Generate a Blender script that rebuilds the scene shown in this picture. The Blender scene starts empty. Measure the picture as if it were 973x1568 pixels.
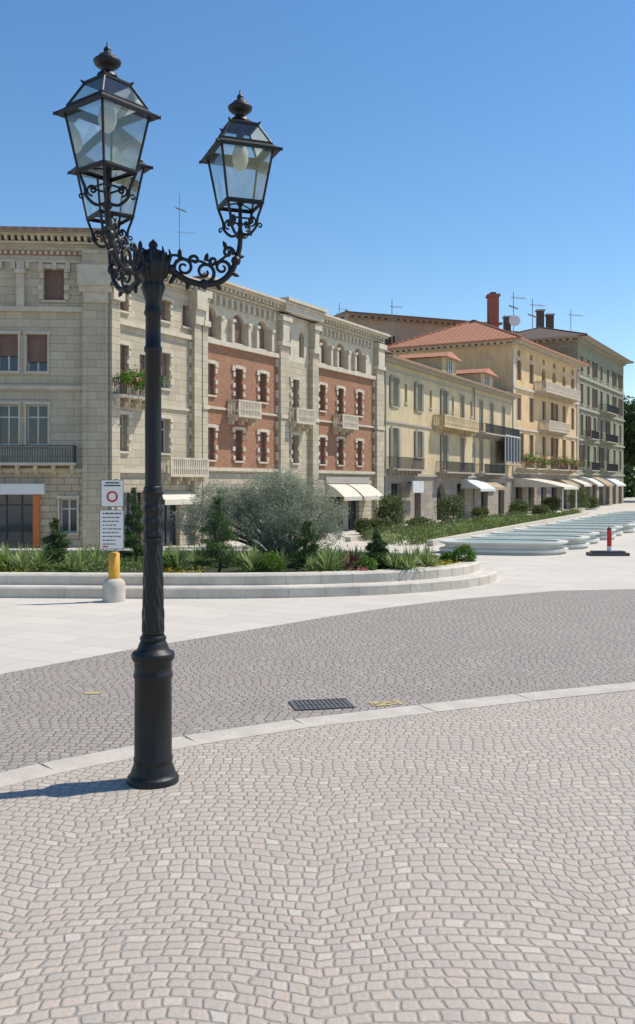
import bpy, math, random
import numpy as np
from mathutils import Matrix, Vector
random.seed(7); np.random.seed(7)
sc=bpy.context.scene
COL=sc.collection
EYE=1.7; FOC=1443.0
# ------------------------------------------------------------------ materials
def newmat(name):
    m=bpy.data.materials.new(name); m.use_nodes=True
    nt=m.node_tree; b=nt.nodes['Principled BSDF']
    return m,nt,b
def N(nt,t,**k):
    n=nt.nodes.new(t)
    for a,v in k.items(): setattr(n,a,v)
    return n
def L(nt,a,b): nt.links.new(a,b)
def mathn(nt,op,a,b=None,c=None):
    n=N(nt,'ShaderNodeMath',operation=op)
    for i,v in enumerate((a,b,c)):
        if v is None: continue
        if isinstance(v,(int,float)): n.inputs[i].default_value=v
        else: L(nt,v,n.inputs[i])
    return n.outputs[0]
def mixc(nt,f,a,b,mode='MIX'):
    n=N(nt,'ShaderNodeMix',data_type='RGBA',blend_type=mode)
    for i,v in ((0,f),(6,a),(7,b)):
        if isinstance(v,(int,float)): n.inputs[i].default_value=v
        elif isinstance(v,tuple): n.inputs[i].default_value=(v[0],v[1],v[2],1)
        else: L(nt,v,n.inputs[i])
    return n.outputs[2]
def noise(nt,vec,scale,detail=4,rough=.6):
    n=N(nt,'ShaderNodeTexNoise'); n.inputs['Scale'].default_value=scale
    n.inputs['Detail'].default_value=detail; n.inputs['Roughness'].default_value=rough
    L(nt,vec,n.inputs['Vector']); return n.outputs['Fac']
def ramp(nt,f,lo,hi):
    n=N(nt,'ShaderNodeMapRange'); n.inputs[1].default_value=lo; n.inputs[2].default_value=hi
    L(nt,f,n.inputs[0]); return n.outputs[0]
def bump(nt,b,h,strength,dist):
    n=N(nt,'ShaderNodeBump'); n.inputs['Strength'].default_value=strength; n.inputs['Distance'].default_value=dist
    L(nt,h,n.inputs['Height']); L(nt,n.outputs[0],b.inputs['Normal'])
def plain(name,c,rough=.6,var=.2,scale=3,bmp=.2,dist=.01,metal=0,spec=.4):
    m,nt,b=newmat(name); tc=N(nt,'ShaderNodeTexCoord').outputs['Object']
    f=ramp(nt,noise(nt,tc,scale,6),.3,.7)
    f2=ramp(nt,noise(nt,tc,scale*7,4),.3,.7)
    c1=tuple(x*(1-var) for x in c); c2=tuple(min(1,x*(1+var)) for x in c)
    a=mixc(nt,f,c1,c2); a=mixc(nt,mathn(nt,'MULTIPLY',f2,.35),a,tuple(x*(1-var*1.4) for x in c))
    L(nt,a,b.inputs['Base Color']); b.inputs['Roughness'].default_value=rough
    b.inputs['Metallic'].default_value=metal; b.inputs['Specular IOR Level'].default_value=spec
    if bmp: bump(nt,b,f2,bmp,dist)
    return m
def stucco(name,c,var=.16,streak=.4):
    m,nt,b=newmat(name); tc=N(nt,'ShaderNodeTexCoord').outputs['Object']
    mp=N(nt,'ShaderNodeMapping'); mp.inputs['Scale'].default_value=(3,3,.35); L(nt,tc,mp.inputs[0])
    s=ramp(nt,noise(nt,mp.outputs[0],1.6,5),.42,.75)
    f=ramp(nt,noise(nt,tc,.9,6),.3,.7); g=noise(nt,tc,30,3)
    a=mixc(nt,f,tuple(x*(1-var) for x in c),tuple(x*(1+var) for x in c))
    a=mixc(nt,mathn(nt,'MULTIPLY',s,streak),a,tuple(x*.5 for x in c))
    L(nt,a,b.inputs['Base Color']); b.inputs['Roughness'].default_value=.9; b.inputs['Specular IOR Level'].default_value=.2
    bump(nt,b,g,.3,.01); return m
def blocks(name,c1,c2,mort,bw,bh,ms,bmp=.5,dist=.01,rough=.85,dirt=.3):
    m,nt,b=newmat(name); tc=N(nt,'ShaderNodeTexCoord').outputs['Object']
    sp=N(nt,'ShaderNodeSeparateXYZ'); L(nt,tc,sp.inputs[0])
    cb=N(nt,'ShaderNodeCombineXYZ'); L(nt,mathn(nt,'ADD',sp.outputs[0],sp.outputs[1]),cb.inputs[0]); L(nt,sp.outputs[2],cb.inputs[1])
    br=N(nt,'ShaderNodeTexBrick'); L(nt,cb.outputs[0],br.inputs['Vector'])
    br.inputs['Color1'].default_value=(*c1,1); br.inputs['Color2'].default_value=(*c2,1); br.inputs['Mortar'].default_value=(*mort,1)
    br.inputs['Scale'].default_value=1; br.inputs['Brick Width'].default_value=bw; br.inputs['Row Height'].default_value=bh
    br.inputs['Mortar Size'].default_value=ms; br.inputs['Mortar Smooth'].default_value=.3
    f=ramp(nt,noise(nt,tc,1.3,7,.65),.35,.75); f2=noise(nt,tc,18,5,.7)
    mp=N(nt,'ShaderNodeMapping'); mp.inputs['Scale'].default_value=(3,3,.3); L(nt,tc,mp.inputs[0])
    s=ramp(nt,noise(nt,mp.outputs[0],1.7,5),.5,.8)
    a=mixc(nt,mathn(nt,'MULTIPLY',f,dirt),br.outputs['Color'],tuple(x*.55 for x in c1))
    a=mixc(nt,mathn(nt,'MULTIPLY',s,.35),a,tuple(x*.45 for x in c1))
    a=mixc(nt,.35,a,mixc(nt,f2,(.25,.25,.25),(.75,.75,.75)),'OVERLAY')
    L(nt,a,b.inputs['Base Color']); b.inputs['Roughness'].default_value=rough; b.inputs['Specular IOR Level'].default_value=.2
    h=mathn(nt,'ADD',mathn(nt,'MULTIPLY',br.outputs['Fac'],-1),mathn(nt,'MULTIPLY',f2,.6))
    bump(nt,b,h,bmp,dist); return m
def foliage(name,dark,light,scale=2.5,trans=.3):
    m,nt,b=newmat(name); g=N(nt,'ShaderNodeNewGeometry'); tc=N(nt,'ShaderNodeTexCoord').outputs['Object']
    f=ramp(nt,noise(nt,tc,scale,3),.35,.65)
    k=mathn(nt,'ADD',mathn(nt,'MULTIPLY',g.outputs['Random Per Island'],.6),mathn(nt,'MULTIPLY',f,.4))
    c=mixc(nt,k,dark,light); L(nt,c,b.inputs['Base Color']); b.inputs['Roughness'].default_value=.55
    b.inputs['Specular IOR Level'].default_value=.3
    t=N(nt,'ShaderNodeBsdfTranslucent'); L(nt,c,t.inputs[0])
    mx=N(nt,'ShaderNodeMixShader'); mx.inputs[0].default_value=trans
    L(nt,b.outputs[0],mx.inputs[1]); L(nt,t.outputs[0],mx.inputs[2])
    L(nt,mx.outputs[0],nt.nodes['Material Output'].inputs[0]); return m
def cobble(name,cols,mort,size,msize=.006,bmp=.8,amp=.055,wl=1.15):
    m,nt,b=newmat(name); tc=N(nt,'ShaderNodeTexCoord').outputs['Object']
    sp=N(nt,'ShaderNodeSeparateXYZ'); L(nt,tc,sp.inputs[0]); x,y=sp.outputs[0],sp.outputs[1]
    wn=N(nt,'ShaderNodeTexNoise'); wn.inputs['Scale'].default_value=9; wn.inputs['Detail'].default_value=2; L(nt,tc,wn.inputs['Vector'])
    wn2=N(nt,'ShaderNodeTexNoise'); wn2.inputs['Scale'].default_value=.8; wn2.inputs['Detail'].default_value=2; L(nt,tc,wn2.inputs['Vector'])
    ws=N(nt,'ShaderNodeSeparateColor'); L(nt,wn.outputs['Color'],ws.inputs[0])
    ws2=N(nt,'ShaderNodeSeparateColor'); L(nt,wn2.outputs['Color'],ws2.inputs[0])
    arc=mathn(nt,'MULTIPLY',mathn(nt,'ABSOLUTE',mathn(nt,'SINE',mathn(nt,'MULTIPLY',x,math.pi/wl))),amp*2)
    xx=mathn(nt,'ADD',x,mathn(nt,'MULTIPLY',mathn(nt,'SUBTRACT',ws.outputs[0],.5),.042))
    xx=mathn(nt,'ADD',xx,mathn(nt,'MULTIPLY',mathn(nt,'SUBTRACT',ws2.outputs[0],.5),.3))
    yy=mathn(nt,'ADD',mathn(nt,'SUBTRACT',y,arc),mathn(nt,'MULTIPLY',mathn(nt,'SUBTRACT',ws.outputs[1],.5),.036))
    yy=mathn(nt,'ADD',yy,mathn(nt,'MULTIPLY',mathn(nt,'SUBTRACT',ws2.outputs[1],.5),.3))
    row=mathn(nt,'FLOOR',mathn(nt,'DIVIDE',yy,size)); rn=N(nt,'ShaderNodeTexWhiteNoise',noise_dimensions='1D'); L(nt,row,rn.inputs['W'])
    ux=mathn(nt,'ADD',mathn(nt,'DIVIDE',xx,size*1.06),rn.outputs['Value'])
    colm=mathn(nt,'FLOOR',ux); fx=mathn(nt,'FRACT',ux); fy=mathn(nt,'FRACT',mathn(nt,'DIVIDE',yy,size))
    cc=N(nt,'ShaderNodeCombineXYZ'); L(nt,colm,cc.inputs[0]); L(nt,row,cc.inputs[1])
    w=N(nt,'ShaderNodeTexWhiteNoise',noise_dimensions='2D'); L(nt,cc.outputs[0],w.inputs['Vector'])
    wc=N(nt,'ShaderNodeSeparateColor'); L(nt,w.outputs['Color'],wc.inputs[0])
    ex=mathn(nt,'MINIMUM',fx,mathn(nt,'SUBTRACT',1,fx)); ey=mathn(nt,'MINIMUM',fy,mathn(nt,'SUBTRACT',1,fy))
    jit=mathn(nt,'MULTIPLY',wc.outputs[2],.03)
    lim=.2
    dx=mathn(nt,'MAXIMUM',mathn(nt,'SUBTRACT',lim,ex),0); dy=mathn(nt,'MAXIMUM',mathn(nt,'SUBTRACT',lim,ey),0)
    ed=mathn(nt,'SUBTRACT',lim,mathn(nt,'SQRT',mathn(nt,'ADD',mathn(nt,'MULTIPLY',dx,dx),mathn(nt,'MULTIPLY',dy,dy))))
    g=msize/size
    st=ramp(nt,mathn(nt,'SUBTRACT',ed,jit),g*.35,g*1.5)
    a=mixc(nt,wc.outputs[0],cols[0],cols[1])
    a=mixc(nt,ramp(nt,wc.outputs[1],.65,.95),a,cols[2])
    a=mixc(nt,ramp(nt,wc.outputs[2],.86,1.0),a,cols[3])
    f=ramp(nt,noise(nt,tc,.55,6,.6),.3,.7); f2=noise(nt,tc,70,4,.7)
    a=mixc(nt,mathn(nt,'MULTIPLY',f,.28),a,tuple(q*.72 for q in cols[0]))
    jf=ramp(nt,noise(nt,tc,1.6,4,.6),.3,.7)
    mo=mixc(nt,jf,mort,tuple(q*.86 for q in cols[1]))
    a=mixc(nt,st,mo,a)
    sp1=ramp(nt,noise(nt,tc,2.3,8,.75),.66,.74)
    a=mixc(nt,mathn(nt,'MULTIPLY',sp1,.4),a,tuple(q*.45 for q in cols[0]))
    sp2=ramp(nt,noise(nt,tc,1.1,2,.5),.75,.77)
    a=mixc(nt,mathn(nt,'MULTIPLY',sp2,.35),a,tuple(q*.4 for q in cols[0]))
    a=mixc(nt,.5,a,mixc(nt,f2,(.25,.25,.25),(.75,.75,.75)),'OVERLAY')
    L(nt,a,b.inputs['Base Color']); b.inputs['Roughness'].default_value=.78; b.inputs['Specular IOR Level'].default_value=.3
    dome=ramp(nt,ed,0,lim)
    h=mathn(nt,'ADD',mathn(nt,'ADD',mathn(nt,'MULTIPLY',st,.7),mathn(nt,'MULTIPLY',dome,.5)),mathn(nt,'ADD',mathn(nt,'MULTIPLY',f2,.45),mathn(nt,'MULTIPLY',wc.outputs[0],.35)))
    bump(nt,b,h,bmp,.007); return m
def slabs(name,c1,c2,mort,bw,bh,ms):
    m,nt,b=newmat(name); tc=N(nt,'ShaderNodeTexCoord').outputs['Object']
    mp=N(nt,'ShaderNodeMapping'); mp.inputs['Rotation'].default_value=(0,0,math.radians(28)); L(nt,tc,mp.inputs[0])
    br=N(nt,'ShaderNodeTexBrick'); L(nt,mp.outputs[0],br.inputs['Vector'])
    br.inputs['Color1'].default_value=(*c1,1); br.inputs['Color2'].default_value=(*c2,1); br.inputs['Mortar'].default_value=(*mort,1)
    br.inputs['Scale'].default_value=1; br.inputs['Brick Width'].default_value=bw; br.inputs['Row Height'].default_value=bh
    br.inputs['Mortar Size'].default_value=ms
    f=ramp(nt,noise(nt,tc,.35,7,.6),.35,.7); f2=noise(nt,tc,25,4)
    a=mixc(nt,mathn(nt,'MULTIPLY',f,.38),br.outputs['Color'],tuple(q*.7 for q in c1))
    a=mixc(nt,mathn(nt,'MULTIPLY',f2,.25),a,tuple(q*.7 for q in c1))
    L(nt,a,b.inputs['Base Color']); b.inputs['Roughness'].default_value=.8
    bump(nt,b,mathn(nt,'MULTIPLY',br.outputs['Fac'],-1),.3,.005); return m
def tiles(name,c):
    m,nt,b=newmat(name); tc=N(nt,'ShaderNodeTexCoord').outputs['Object']
    w=N(nt,'ShaderNodeTexWave',wave_type='BANDS',bands_direction='X'); w.inputs['Scale'].default_value=1.3; w.inputs['Distortion'].default_value=.4; L(nt,tc,w.inputs[0])
    w2=N(nt,'ShaderNodeTexWave',wave_type='BANDS',bands_direction='Y'); w2.inputs['Scale'].default_value=.9; w2.inputs['Distortion'].default_value=.4; L(nt,tc,w2.inputs[0])
    f=noise(nt,tc,6,5,.7); f2=ramp(nt,noise(nt,tc,.6,4),.35,.7)
    a=mixc(nt,f,tuple(q*.6 for q in c),tuple(min(1,q*1.35) for q in c)); a=mixc(nt,mathn(nt,'MULTIPLY',f2,.35),a,(c[0]*.6,c[1]*.7,c[2]*.7))
    a=mixc(nt,mathn(nt,'MULTIPLY',w.outputs['Fac'],.45),a,tuple(q*.4 for q in c))
    L(nt,a,b.inputs['Base Color']); b.inputs['Roughness'].default_value=.9
    bump(nt,b,mathn(nt,'ADD',w.outputs['Fac'],w2.outputs['Fac']),.6,.05); return m

M={}
M['iron']=plain('cast_iron_paint',(.010,.0105,.0115),.46,.3,12,.3,.002,0,.4)
M['stone']=blocks('left_stone',(.56,.485,.36),(.46,.395,.29),(.36,.31,.23),.42,.2,.005,.8,.012,.85,.28)
M['stone2']=blocks('rusticated_stone',(.54,.47,.35),(.42,.36,.265),(.28,.24,.18),.36,.17,.009,1,.02,.85,.3)
M['brick']=blocks('red_brick',(.40,.195,.115),(.29,.13,.08),(.34,.25,.175),.13,.04,.005,.4,.004,.9,.25)
M['trim']=plain('pale_stone_trim',(.56,.495,.385),.8,.18,4,.3,.01)
M['yellow']=stucco('yellow_stucco',(.57,.46,.285))
M['ochre']=stucco('ochre_stucco',(.64,.465,.26))
M['green']=stucco('green_stucco',(.255,.26,.185))
M['beige']=stucco('beige_stucco',(.48,.39,.29))
M['greytrim']=plain('grey_trim',(.40,.355,.295),.8,.12,4,.2)
M['greentrim']=plain('green_trim',(.36,.35,.275),.8,.12,4,.2)
M['base']=blocks('ground_floor_stone',(.38,.33,.265),(.30,.26,.215),(.2,.175,.15),.7,.3,.008,.4,.01)
M['rollmauve']=plain('roller_shutter_mauve',(.24,.145,.12),.7,.12,5,0)
M['shutgrey']=plain('shutter_grey_green',(.25,.28,.25),.7,.15,5,0)
M['shutbrown']=plain('shutter_brown',(.13,.075,.05),.7,.15,5,0)
M['frame']=plain('white_frame',(.6,.6,.58),.5,.05,5,0)
M['dark']=plain('dark_interior',(.02,.02,.022),.6,.2,3,0)
M['awning']=plain('cream_canvas',(.62,.57,.47),.85,.08,3,.1)
M['awningblue']=plain('pale_canvas',(.58,.60,.58),.85,.08,3,.1)
M['awnbrown']=plain('tan_canvas',(.38,.29,.19),.85,.08,3,.1)
M['rail']=plain('iron_railing',(.05,.055,.06),.5,.2,8,0)
M['drain']=plain('drain_iron',(.12,.12,.12),.6,.2,8,0)
M['tile']=tiles('terracotta_tiles',(.50,.215,.125))
M['tileold']=tiles('old_tiles',(.36,.22,.145))
M['tiledark']=tiles('dark_tiles',(.15,.10,.075))
M['chimney']=plain('brick_chimney',(.30,.10,.07),.9,.2,9,.3)
M['orange']=plain('orange_panel',(.55,.16,.04),.6,.08,4,0)
M['white']=plain('white_paint',(.72,.72,.70),.5,.05,4,0)
M['red']=plain('red_paint',(.5,.03,.025),.5,.05,4,0)
M['yellowp']=plain('yellow_paint',(.65,.33,.04),.55,.08,4,0)
M['yelpale']=plain('worn_yellow_paint',(.52,.40,.18),.7,.2,9,0)
M['ink']=plain('dark_ink',(.07,.07,.08),.6,.1,4,0)
M['galv']=plain('galvanised_steel',(.32,.33,.34),.45,.1,9,0,metal=.5)
M['kerb']=plain('white_kerb_stone',(.57,.52,.44),.75,.2,2.2,.4,.008)
M['kerbgrey']=plain('granite_strip',(.51,.455,.385),.8,.16,5,.4,.005)
M['fount']=plain('fountain_stone',(.60,.60,.54),.6,.14,1.5,.2,.01)
M['soil']=plain('ground_cover',(.055,.075,.03),.95,.5,6,.8,.04)
M['bark']=plain('bark',(.13,.10,.075),.95,.35,9,.8,.02)
M['glasswin'],nt,b=newmat('window_glass')
b.inputs['Base Color'].default_value=(.04,.055,.07,1); b.inputs['Roughness'].default_value=.08; b.inputs['Specular IOR Level'].default_value=.8
M['water'],nt,b=newmat('fountain_water')
b.inputs['Base Color'].default_value=(.45,.57,.53,1); b.inputs['Roughness'].default_value=.12
_tc=N(nt,'ShaderNodeTexCoord').outputs['Object']; bump(nt,b,noise(nt,_tc,9,3),.5,.03)
m,nt,b=newmat('lantern_glass'); M['lglass']=m
tr=N(nt,'ShaderNodeBsdfTransparent'); tr.inputs[0].default_value=(.84,.89,.88,1)
gl=N(nt,'ShaderNodeBsdfGlossy'); gl.inputs['Roughness'].default_value=.06; gl.inputs[0].default_value=(.9,.95,1,1)
df=N(nt,'ShaderNodeBsdfTranslucent'); df.inputs[0].default_value=(.55,.6,.55,1)
fr=N(nt,'ShaderNodeFresnel'); fr.inputs[0].default_value=1.5
_tc=N(nt,'ShaderNodeTexCoord').outputs['Object']
mx=N(nt,'ShaderNodeMixShader'); L(nt,mathn(nt,'ADD',fr.outputs[0],.05),mx.inputs[0]); L(nt,tr.outputs[0],mx.inputs[1]); L(nt,gl.outputs[0],mx.inputs[2])
mx2=N(nt,'ShaderNodeMixShader'); L(nt,mathn(nt,'MULTIPLY',noise(nt,_tc,7,5,.6),.26),mx2.inputs[0]); L(nt,mx.outputs[0],mx2.inputs[1]); L(nt,df.outputs[0],mx2.inputs[2])
L(nt,mx2.outputs[0],nt.nodes['Material Output'].inputs[0])
M['bulb']=plain('opal_bulb',(.75,.73,.62),.3,.03,4,0)
M['cobble']=cobble('light_cobbles',((.455,.395,.33),(.40,.352,.30),(.47,.388,.315),(.52,.465,.395)),(.315,.275,.23),.064,.0042,.7)
M['road']=cobble('road_cobbles',((.345,.302,.262),(.29,.256,.225),(.36,.30,.255),(.40,.355,.31)),(.20,.176,.152),.072,.005,.8)
M['paving']=slabs('light_paving',(.61,.555,.47),(.54,.49,.42),(.40,.365,.31),.9,.45,.007)
M['f_olive']=foliage('olive_leaves',(.17,.20,.13),(.46,.49,.36))
M['f_pine']=foliage('pine_needles',(.025,.06,.018),(.10,.18,.045))
M['f_box']=foliage('box_leaves',(.04,.10,.012),(.16,.30,.035))
M['f_yucca']=foliage('yucca_leaves',(.12,.19,.05),(.42,.50,.20))
M['f_shrub']=foliage('shrub_leaves',(.05,.08,.022),(.19,.23,.08))
M['f_tree']=foliage('tree_leaves',(.015,.035,.01),(.06,.11,.03),.4)
M['f_ground']=foliage('low_plants',(.06,.11,.025),(.26,.33,.09))
M['f_hedge']=foliage('hedge_leaves',(.07,.11,.028),(.26,.33,.10),.9)
M['f_red']=foliage('burgundy_leaves',(.06,.012,.02),(.16,.04,.05))
M['f_yel']=foliage('yellow_flowers',(.55,.38,.03),(.75,.6,.06))
M['f_pink']=foliage('pink_flowers',(.5,.1,.14),(.7,.3,.3))

# ------------------------------------------------------------------ mesh helper
class MB:
    def __init__(s): s.v=[];s.f=[];s.m=[];s.mats=[];s.smooth=[]
    def mi(s,m):
        if m not in s.mats: s.mats.append(m)
        return s.mats.index(m)
    def poly(s,pts,m,sm=False):
        i=len(s.v); s.v.extend([tuple(p) for p in pts]); s.f.append(tuple(range(i,i+len(pts)))); s.m.append(s.mi(m)); s.smooth.append(sm)
    def box(s,x0,x1,y0,y1,z0,z1,m):
        i=len(s.v)
        s.v.extend([(x0,y0,z0),(x1,y0,z0),(x1,y1,z0),(x0,y1,z0),(x0,y0,z1),(x1,y0,z1),(x1,y1,z1),(x0,y1,z1)])
        for q in ((0,3,2,1),(4,5,6,7),(0,1,5,4),(1,2,6,5),(2,3,7,6),(3,0,4,7)):
            s.f.append(tuple(i+k for k in q)); s.m.append(s.mi(m)); s.smooth.append(False)
    def grid(s,rows,m,closed=True,sm=True):
        n=len(rows[0]); i=len(s.v)
        for r in rows: s.v.extend([tuple(p) for p in r])
        for a in range(len(rows)-1):
            for k in range(n if closed else n-1):
                k2=(k+1)%n
                s.f.append((i+a*n+k,i+a*n+k2,i+(a+1)*n+k2,i+(a+1)*n+k)); s.m.append(s.mi(m)); s.smooth.append(sm)
    def lathe(s,prof,m,c=(0,0),seg=32,mod=None):
        rows=[]
        for r,z in prof:
            row=[]
            for k in range(seg):
                a=2*math.pi*k/seg; rr=r*(mod(a,z) if mod else 1)
                row.append((c[0]+rr*math.cos(a),c[1]+rr*math.sin(a),z))
            rows.append(row)
        s.grid(rows,m)
        if prof[-1][0]>1e-4: s.poly(rows[-1],m)
    def tube(s,pts,r,m,seg=6,sm=True):
        pts=[Vector(p) for p in pts]; rows=[]; n=len(pts)
        up=Vector((0,0,1))
        t0=(pts[1]-pts[0]).normalized()
        if abs(t0.dot(up))>.95: up=Vector((1,0,0))
        nrm=(up-t0*up.dot(t0)).normalized()
        for i,p in enumerate(pts):
            t=(pts[min(i+1,n-1)]-pts[max(i-1,0)]).normalized()
            nrm=(nrm-t*nrm.dot(t)).normalized(); bi=t.cross(nrm)
            rr=r[i] if isinstance(r,(list,tuple)) else r
            rows.append([p+(nrm*math.cos(2*math.pi*k/seg)+bi*math.sin(2*math.pi*k/seg))*rr for k in range(seg)])
        s.grid(rows,m,True,sm); s.poly(rows[0],m); s.poly(rows[-1],m)
    def make(s,name,parent=None,mat=None):
        me=bpy.data.meshes.new(name); me.from_pydata(s.v,[],s.f)
        for m in s.mats: me.materials.append(M[m])
        me.polygons.foreach_set('material_index',s.m); me.polygons.foreach_set('use_smooth',s.smooth)
        me.update(); o=bpy.data.objects.new(name,me); COL.objects.link(o)
        mw=mat if mat is not None else Matrix.Identity(4)
        o.matrix_world=mw
        if parent is not None:
            o.parent=parent; o.matrix_parent_inverse=Matrix.Translation(parent.location).inverted()
            o.matrix_basis=mw
        return o
def empty(name,loc):
    e=bpy.data.objects.new(name,None); e.empty_display_size=.3; e.location=loc; COL.objects.link(e); return e
def cr(pts,n=8):
    P=[Vector(p) for p in pts]; P=[P[0]*2-P[1]]+P+[P[-1]*2-P[-2]]; out=[]
    for i in range(1,len(P)-2):
        for k in range(n):
            t=k/n; a,b,c,d=P[i-1],P[i],P[i+1],P[i+2]
            out.append(.5*((2*b)+(c-a)*t+(2*a-5*b+4*c-d)*t*t+(3*b-a-3*c+d)*t**3))
    out.append(P[-2]); return out
# ------------------------------------------------------------------ foliage
def leaf_mesh(name,pts,size,aspect,mat,parent=None,up=0.0):
    pts=np.asarray(pts); n=len(pts)
    a=np.random.normal(size=(n,3)); a[:,2]+=up; a/=np.linalg.norm(a,axis=1)[:,None]
    b=np.random.normal(size=(n,3)); b-=a*(a*b).sum(1)[:,None]; b/=np.linalg.norm(b,axis=1)[:,None]
    s=size*np.random.uniform(.6,1.35,n)[:,None]
    A=a*s; B=b*s*aspect
    v=np.stack([pts-A,pts+B,pts+A,pts-B],1).reshape(-1,3)
    f=np.arange(4*n).reshape(-1,4)
    me=bpy.data.meshes.new(name); me.from_pydata(v.tolist(),[],f.tolist()); me.materials.append(M[mat]); me.update()
    o=bpy.data.objects.new(name,me); COL.objects.link(o)
    if parent is not None:
        o.parent=parent; o.matrix_parent_inverse=Matrix.Translation(parent.location).inverted()
    return o
def cloud(blobs,n,clumps=60,spread=.22,shell=.75):
    vol=np.array([b[1][0]*b[1][1]*b[1][2] for b in blobs])**.7; vol/=vol.sum()
    out=[]
    for (c,r),w in zip(blobs,vol):
        k=max(4,int(clumps*w)); d=np.random.normal(size=(k,3)); d/=np.linalg.norm(d,axis=1)[:,None]
        rad=shell+(1-shell)*np.random.rand(k,1)*1.3-np.random.rand(k,1)*.25
        cc=d*rad; m=max(8,int(n*w)); idx=np.random.randint(0,k,m)
        p=cc[idx]+np.random.normal(size=(m,3))*spread
        out.append(np.array(c)+p*np.array(r))
    return np.concatenate(out)
def rosette(mb,c,n,ln,wd,m,spread=1.0):
    for i in range(n):
        a=random.uniform(0,2*math.pi); e=math.radians(random.uniform(15,85)); l=ln*random.uniform(.7,1.1)
        d=Vector((math.cos(a)*math.cos(e)*spread,math.sin(a)*math.cos(e)*spread,math.sin(e)))
        s=Vector((-math.sin(a),math.cos(a),0)); p=Vector(c); base=[p-s*wd*.6,p+s*wd*.6]
        m1=p+d*l*.55; m2=[m1-s*wd,m1+s*wd]; tip=p+d*l-Vector((0,0,l*.14*math.cos(e)))
        mb.poly([base[0],base[1],m2[1],m2[0]],m)
        i0=len(mb.v); mb.v.append(tuple(tip)); mb.f.append((i0-1,i0-2,i0)); mb.m.append(mb.mi(m)); mb.smooth.append(False)
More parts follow.
